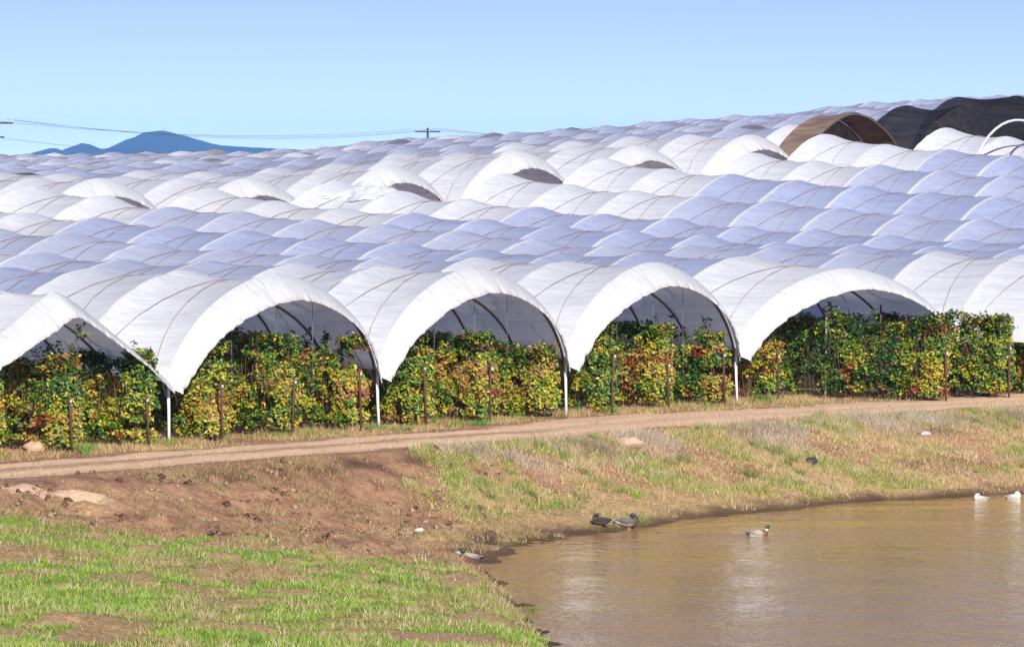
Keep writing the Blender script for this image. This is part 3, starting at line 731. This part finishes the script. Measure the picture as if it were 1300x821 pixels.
def tufts(n, fs, hlo, hhi, cols, name, label, nb=70, rad=.12, cat='grass'):
    x = rng.uniform(-14, 17, n * 40); y = rng.uniform(80, 150, n * 40); s_, t_ = ST(x, y); k = rng.random(n * 40) < fs(x, y, s_, t_); x = x[k][:n]; y = y[k][:n]; n = len(x)
    R_ = rad * rng.uniform(.5, 1.6, n); Hh = rng.uniform(hlo, hhi, n); cb = np.array(cols)[rng.integers(0, len(cols), n)]
    i = np.repeat(np.arange(n), nb); m_ = n * nb; ang = rng.uniform(0, 2 * PI, m_); rr_ = np.sqrt(rng.random(m_)) * R_[i]
    bx, by = x[i] + np.cos(ang) * rr_, y[i] + np.sin(ang) * rr_; z = ground(bx, by); h = Hh[i] * rng.uniform(.35, 1.1, m_)
    lean = .55 * rr_ / R_[i]; tx_, ty_ = bx + np.cos(ang) * lean * h + rng.normal(0, .12, m_) * h, by + np.sin(ang) * lean * h + rng.normal(0, .12, m_) * h
    a = rng.uniform(0, PI, m_); w_ = .009
    V = np.stack([np.stack([bx - np.cos(a) * w_, by - np.sin(a) * w_, z - .02], 1), np.stack([bx + np.cos(a) * w_, by + np.sin(a) * w_, z - .02], 1), np.stack([tx_, ty_, z + h], 1)], 1).reshape(-1, 3)
    C = np.repeat(cb[i] * rng.uniform(.65, 1.3, (m_, 1)), 3, 0)
    o = link_mesh(name, V, np.arange(3 * m_).reshape(-1, 3), M['grass'], None, False, cols=C); tag(o, label, cat, kind='stuff')
tufts(420, lambda x, y, s, t: m_bank(x, y, s, t) * (fbm(x * .7, y * .7, 3, 95) > .5), .10, .27, [(.56, .44, .24), (.50, .36, .18), (.24, .30, .05), (.34, .34, .09), (.60, .50, .30), (.16, .22, .04)], 'grass_tufts', 'straw and green tufts standing proud of the bank grass')
tufts(130, lambda x, y, s, t: m_low(x, y, s, t) * .5, .08, .20, [(.22, .36, .04), (.42, .34, .16), (.52, .42, .24), (.16, .26, .03)], 'turf_tufts', 'coarser tufts growing out of the green turf')
tufts(170, lambda x, y, s, t: (np.abs(t + .35 - .0 * s) < .8) * (s < 12) * 1.0, .08, .26, [(.12, .26, .03), (.20, .30, .04), (.48, .34, .16), (.40, .27, .14)], 'row_weeds', 'green and dry weeds along the foot of the raspberry rows', 60, .16, 'weeds')
tufts(120, lambda x, y, s, t: (t < crest(s)) * (t > shore(s) + .3) * (s < -12) * (s + .49 * (t + 9.2) > -30) * 1.0, .05, .16, [(.46, .34, .20), (.38, .28, .16), (.24, .26, .08)], 'slope_weeds', 'small dry tussocks dotted over the brown slope', 40, .10, 'weeds')
def m_lip(x, y, s, t):
    w1 = fbm(x * .6, y * .6, 3, 81); return np.exp(-((t - crest(s) + .9) / .7) ** 2) * sstep(.42, .6, w1) * (s > -12)
blades(22000, m_lip, .06, .20, [(.44, .36, .28), (.54, .45, .34), (.36, .28, .20), (.24, .17, .12)], 'dead_brush', 'grey dead weed stalks along the top edge of the bank', .008, .6, 6)

n = 3200; q = n * 4
x = rng.uniform(-15, 6, q); y = rng.uniform(90, 122, q); s_, t_ = ST(x, y)
p = (t_ < crest(s_) + .6) * (t_ > shore(s_) + .1) * sstep(.34, .62, fbm(x * .8, y * .8, 3, 91)) * (t_ > shore(s_) + 2.2) * sstep(-9, -13, s_) * (s_ + .49 * (t_ + 9.2) > -31)
k = rng.random(q) < p; x = x[k][:n]; y = y[k][:n]; n = len(x); z = ground(x, y)
sz = .02 + .075 * rng.random(n) ** 3.2
oct_ = np.array([(1, 0, 0), (0, 1, 0), (-1, 0, 0), (0, -1, 0), (0, 0, .8), (0, 0, -.8)]); of = np.array([(0, 1, 4), (1, 2, 4), (2, 3, 4), (3, 0, 4), (1, 0, 5), (2, 1, 5), (3, 2, 5), (0, 3, 5)])
V = np.stack([x, y, z + sz * .3], 1)[:, None, :] + (oct_[None] + rng.normal(0, .28, (n, 6, 3))) * sz[:, None, None]
cc = np.array([(.30, .17, .10), (.18, .09, .055), (.42, .28, .18), (.12, .06, .04)])[rng.integers(0, 4, n)]
o = link_mesh('soil_clods', V.reshape(-1, 3), (np.arange(n)[:, None, None] * 6 + of[None]).reshape(-1, 3), M['grass'], None, False, cols=np.repeat(cc, 6, 0))
tag(o, 'loose brown clods of earth strewn over the bare slope', 'clods', kind='stuff')

# ------------------------------------------------------------------ stones, clods, litter
def rock(X, Y, size, mat, name, label, cat, sq=(1, .8, .6), seed=0):
    x, y, z = at(X, Y); V = []; Fc = []; n, m_ = 14, 9
    r_ = np.random.default_rng(seed + int(X)); ph_ = r_.uniform(0, 6, 6)
    for i in range(m_ + 1):
        for j in range(n):
            a, b2 = PI * i / m_, 2 * PI * j / n
            k = 1 + .16 * math.sin(3 * b2 + ph_[0]) * math.sin(a * 2 + ph_[1]) + .10 * math.sin(5 * b2 + ph_[2] + a * 3) + .07 * math.sin(7 * a + ph_[3])
            V.append((size * sq[0] * k * math.sin(a) * math.cos(b2), size * sq[1] * k * math.sin(a) * math.sin(b2), size * sq[2] * k * math.cos(a)))
    for i in range(m_):
        for j in range(n): Fc.append((i * n + j, (i + 1) * n + j, (i + 1) * n + (j + 1) % n, i * n + (j + 1) % n))
    o = link_mesh(name, V, Fc, mat); o.location = (x, y, z + size * sq[2] * .35); o.rotation_euler = (0, 0, r_.uniform(0, 6)); tag(o, label, cat); return o
rock(800, 566, .34, M['stone'], 'stone', 'smooth pale sandstone boulder on the grassy lip of the bank', 'stone', (1, .7, .42))
rock(1030, 588, .20, M['darkstone'], 'dark_stone', 'small black stone in the middle of the grassy bank', 'stone', (1, .8, .5))
rock(623, 682, .12, M['clod'], 'earth_clod', 'dark clod of earth on the mud flat near the pond corner', 'clod', (1, .9, .8))
rock(532, 676, .09, M['litter'], 'litter_scrap', 'white scrap of plastic on the mud left of the dark clod', 'litter', (1.2, .6, .5))
rock(1176, 552, .13, M['litter'], 'litter_scrap', 'crumpled pale plastic scrap high on the bank at the right', 'litter', (1.3, .8, .45))
rock(45, 572, .30, M['stone'], 'sand_heap', 'pale sandy heap beside the rows at the far left', 'sand heap', (1, .9, .5))
# black hose at the right end of the track edge
x, y, z = at(1220, 503); pts = []
for q in np.linspace(0, 1, 14):
    X = 1195 + 110 * q; x_, y_, z_ = at(X, 500 + 5 * math.sin(q * 5)); pts.append((x_ - x, y_ - y, z_ - z + .04))
o = link_mesh('hose', *tube(pts, .03, 6), M['hose']); o.location = (x, y, z); tag(o, 'black hose lying on the ground below the right end post', 'hose')

# ------------------------------------------------------------------ ducks
def duck(x, y, z, rz, label, kind='drake', pose='swim', sc=1.0):
    R = empty('duck', (x, y, z), rz, label=label, cat='duck', group='ducks at the pond'); R.scale = (sc, sc, sc)
    # centreline, nose to +x : (x, z, ry, rz, colour)
    body = dict(mixed=(.20, .18, .17), drake=(.44, .43, .42), dark=(.10, .075, .06), pale=(.50, .48, .45))[kind]
    head = dict(mixed=(.015, .02, .02), drake=(.012, .05, .03), dark=(.03, .025, .02), pale=(.55, .52, .48))[kind]
    brst = dict(mixed=(.10, .05, .03), drake=(.16, .06, .03), dark=(.12, .07, .045), pale=(.6, .58, .55))[kind]
    tail = dict(mixed=(.5, .5, .5), drake=(.02, .02, .02), dark=(.03, .03, .03), pale=(.35, .33, .3))[kind]
    ring = (.75, .75, .75) if kind == 'drake' else head
    if pose == 'swim' or pose == 'stand':
        L = [(-.29, .115, .004, .004, tail), (-.26, .105, .03, .012, tail), (-.21, .085, .055, .035, tail), (-.15, .07, .080, .065, body), (-.07, .06, .098, .088, body), (.02, .058, .102, .095, body), (.10, .062, .092, .090, brst), (.155, .085, .066, .070, brst), (.175, .125, .040, .045, brst), (.178, .155, .031, .034, ring), (.182, .178, .036, .036, head), (.198, .205, .040, .040, head), (.225, .215, .034, .036, head), (.248, .208, .020, .022, head), (.255, .204, .004, .004, head)]
        bill = [(.245, .205, .016, .012), (.27, .200, .016, .008), (.295, .197, .017, .005), (.305, .196, .004, .002)]
    else:   # head turned back and resting on the mantle
        L = [(-.29, .115, .004, .004, tail), (-.26, .105, .03, .012, tail), (-.21, .085, .055, .035, tail), (-.15, .07, .080, .065, body), (-.07, .06, .098, .088, body), (.02, .058, .104, .098, body), (.10, .070, .094, .094, brst), (.150, .105, .066, .070, brst), (.150, .150, .045, .045, ring), (.125, .180, .040, .040, head), (.09, .192, .040, .040, head), (.055, .182, .034, .034, head), (.035, .172, .015, .018, head)]
        bill = [(.045, .172, .016, .012), (.02, .165, .016, .008), (-.005, .160, .014, .005), (-.012, .159, .003, .002)]
    def loft(L, n=14):
        P = np.array([(a[0], 0, a[1]) for a in L]); T = np.gradient(P, axis=0); T /= np.linalg.norm(T, axis=1)[:, None]
        V = []; C = []; Fc = []
        for i, a in enumerate(L):
            nrm = np.cross(T[i], [0, 1, 0])
            for j in range(n):
                th = 2 * PI * j / n; V.append(P[i] + np.array([0, 1, 0]) * a[2] * math.cos(th) + nrm * a[3] * math.sin(th)); C.append(a[4] if len(a) > 4 else (1, 1, 1))
        for i in range(len(L) - 1):
            for j in range(n): Fc.append((i * n + j, i * n + (j + 1) % n, (i + 1) * n + (j + 1) % n, (i + 1) * n + j))
        return V, Fc, C
    V, Fc, C = loft(L); link_mesh('body', V, Fc, M['plumage'], R, cols=np.array(C))
    V, Fc, C = loft(bill, 8); link_mesh('bill', V, Fc, M['bill'], R)
    wc = dict(mixed=(.09, .08, .075), drake=(.30, .26, .22), dark=(.05, .045, .04), pale=(.5, .48, .44))[kind]
    for sy in (-1, 1):
        Wg = [(.10, .085, .006, .012, wc), (.05, .088, .014, .045, wc), (-.04, .090, .016, .052, wc), (-.13, .094, .014, .036, tuple(v * .6 for v in wc)), (-.22, .104, .008, .014, tuple(v * .4 for v in wc)), (-.27, .11, .002, .003, wc)]
        V, Fc, C = loft(Wg, 10); V = [(v[0], v[1] + sy * (.093 if v[0] > -.1 else .093 + (v[0] + .1) * .35), v[2]) for v in V]
        link_mesh('wing', V, Fc, M['plumage'], R, cols=np.array(C))
    if pose != 'swim':
        for sy in (-.035, .035):
            V, Fc = tube([(.0, sy, .02), (.0, sy, -.045)], .007, 6); mb = MB(); mb.add((V, Fc)); mb.box((.02, sy, -.05), (.06, .045, .008)); mb.build('leg', M['bill'], R)
def water_at(X, Y):
    D = (CAMZ + 1.6) / ((Y - HY) / F); return (X - 650) / F * D, D
x, y = water_at(963, 680); duck(x, y, -1.635, .15, 'grey and white drake swimming alone on the brown water', 'drake', 'swim', 1.05)
x, y, z = at(763, 669); duck(x, y, z + .05, 2.6, 'small dark duck resting on the mud, left of the pair', 'dark', 'rest', 1.0)
x, y, z = at(797, 671); duck(x, y, z + .05, .3, 'dark headed duck preening at the waterline, right of the pair', 'mixed', 'rest', 1.2)
x, y = water_at(594, 712); duck(x, y, -1.635, 2.9, 'grey and white dark headed duck at the near left corner of the pond', 'drake', 'rest', 1.25)
x, y = water_at(1246, 634); duck(x, y, -1.635, 2.9, 'pale duck by the far bank, left of two at the right edge', 'pale', 'rest', .8)
x, y = water_at(1288, 632); duck(x, y, -1.635, .2, 'white duck floating at the right edge of the pond', 'pale', 'rest', .85)

# ------------------------------------------------------------------ power line
poles = []
for (X, D, top, lab) in ((-4, 464, 10.0, 'wooden power pole with crossarms cut by the left edge'), (543, 600, 9.9, 'wooden power pole with two crossarms behind the tunnels'), (1160, 760, 10.4, None)):
    x0 = (X - 650) / F * D
    poles.append((x0, D, top))
    if lab is None: continue
    g0 = gz(x0, D, False); R = empty('power_pole', (x0, D, g0), .12, label=lab, cat='power pole', group='power poles')
    h = top - g0
    link_mesh('pole', *tube([(0, 0, -.5), (0, 0, h)], [.20, .13], 10), M['wood'], R)
    link_mesh('crossarm', MB().box((0, -.16, h - .45), (2.9, .12, .16)).V, MB().box((0, 0, 0), (1, 1, 1)).F, M['wood'], R, False)
    link_mesh('crossarm', MB().box((-.2, -.16, h - 1.7), (1.8, .12, .14)).V, MB().box((0, 0, 0), (1, 1, 1)).F, M['wood'], R, False)
    for dx_ in (-1.35, -.75, .75, 1.35):
        link_mesh('insulator', *tube([(dx_, -.16, h - .37), (dx_, -.16, h - .25), (dx_, -.16, h - .12)], [.04, .09, .05], 8), M['litter'], R)
wires = [(-1.35, -.12), (.75, -.12), (1.35, -.12), (-.9, -1.6)]
for j, (dx_, dz_) in enumerate(wires):
    pts = []
    for (a, b2, sag) in ((poles[0], poles[1], 1.1), (poles[1], poles[2], 1.6)):
        for q in np.linspace(0, 1, 24)[:-1]:
            pts.append((a[0] + dx_ + (b2[0] - a[0]) * q, a[1] + (b2[1] - a[1]) * q, a[2] + dz_ + (b2[2] - a[2]) * q - 4 * (sag + .15 * j) * q * (1 - q)))
    o = link_mesh('power_wire', *tube(pts, .015, 5), M['wire'])
    tag(o, ['thin overhead wire on the left insulator of the poles', 'thin overhead wire on the inner right insulator of the poles', 'thin overhead wire on the outer right insulator of the poles', 'lowest overhead wire, hung from the short lower crossarm'][j], 'power line', 'overhead wires')

# ------------------------------------------------------------------ air
HAZE = True
if HAZE:
    mb = MB(); mb.box((0, 5700, 40), (26400, 13900, 96)); o = mb.build('haze', None)
    m, nt, b = newmat('air_haze'); nt.nodes.remove(b)
    pv = nt.nodes.new('ShaderNodeVolumePrincipled'); pv.inputs['Density'].default_value = .000045; pv.inputs['Color'].default_value = (.16, .44, 1, 1); pv.inputs['Anisotropy'].default_value = -.25
    lk(nt, pv.outputs[0], nt.nodes['Material Output'].inputs['Volume']); o.data.materials.append(m); tag(o, 'pale blue air between the camera and the far mountain', 'haze', kind='stuff')

# ------------------------------------------------------------------ light, sky, camera
SUN_EL = 26.0; SUN_AZ = 166.0      # azimuth clockwise from +Y (away from camera); behind and a little right of the camera
w = bpy.data.worlds.new('World'); scene.world = w; w.use_nodes = True; nt = w.node_tree
bg = nt.nodes['Background']; sky = nt.nodes.new('ShaderNodeTexSky'); sky.sky_type = 'NISHITA'; sky.sun_disc = False
sky.sun_elevation = math.radians(SUN_EL); sky.sun_rotation = math.radians(SUN_AZ); sky.air_density = 1.0; sky.dust_density = .3; sky.ozone_density = 4.5
tc = nt.nodes.new('ShaderNodeTexCoord'); mpn = nt.nodes.new('ShaderNodeMapping'); mpn.inputs['Scale'].default_value = (1, 1, 5); mpn.inputs['Location'].default_value = (0, 0, .13)
lk(nt, tc.outputs['Generated'], mpn.inputs['Vector']); lk(nt, mpn.outputs['Vector'], sky.inputs['Vector'])
lk(nt, mixc(nt, 1.0, sky.outputs['Color'], (1.25, .90, .93), 'MULTIPLY'), bg.inputs['Color']); bg.inputs['Strength'].default_value = .15
L = bpy.data.lights.new('sun', 'SUN'); L.energy = 4.6; L.angle = math.radians(.53); L.color = (1, .95, .87)
so = bpy.data.objects.new('sun', L); COL.objects.link(so)
az = math.radians(SUN_AZ); el = math.radians(SUN_EL)
from mathutils import Vector
d = Vector((math.sin(az) * math.cos(el), math.cos(az) * math.cos(el), math.sin(el)))
so.rotation_euler = d.to_track_quat('Z', 'Y').to_euler()
cd = bpy.data.cameras.new('camera'); co = bpy.data.objects.new('camera', cd); COL.objects.link(co); scene.camera = co
cd.sensor_width = 36; cd.lens = F / 1300 * 36; cd.clip_end = 40000; cd.clip_start = .5
co.location = (0, 0, CAMZ); pitch = math.atan((410.5 - HY) / F); co.rotation_euler = (PI / 2 - pitch, 0, 0)
vs = scene.view_settings; vs.view_transform = 'Standard'; vs.look = 'None'; vs.gamma = 1; vs.exposure = 0.58
scene.cycles.volume_bounces = 1; scene.cycles.transparent_max_bounces = 8
scene.render.resolution_x = 1024; scene.render.resolution_y = 646
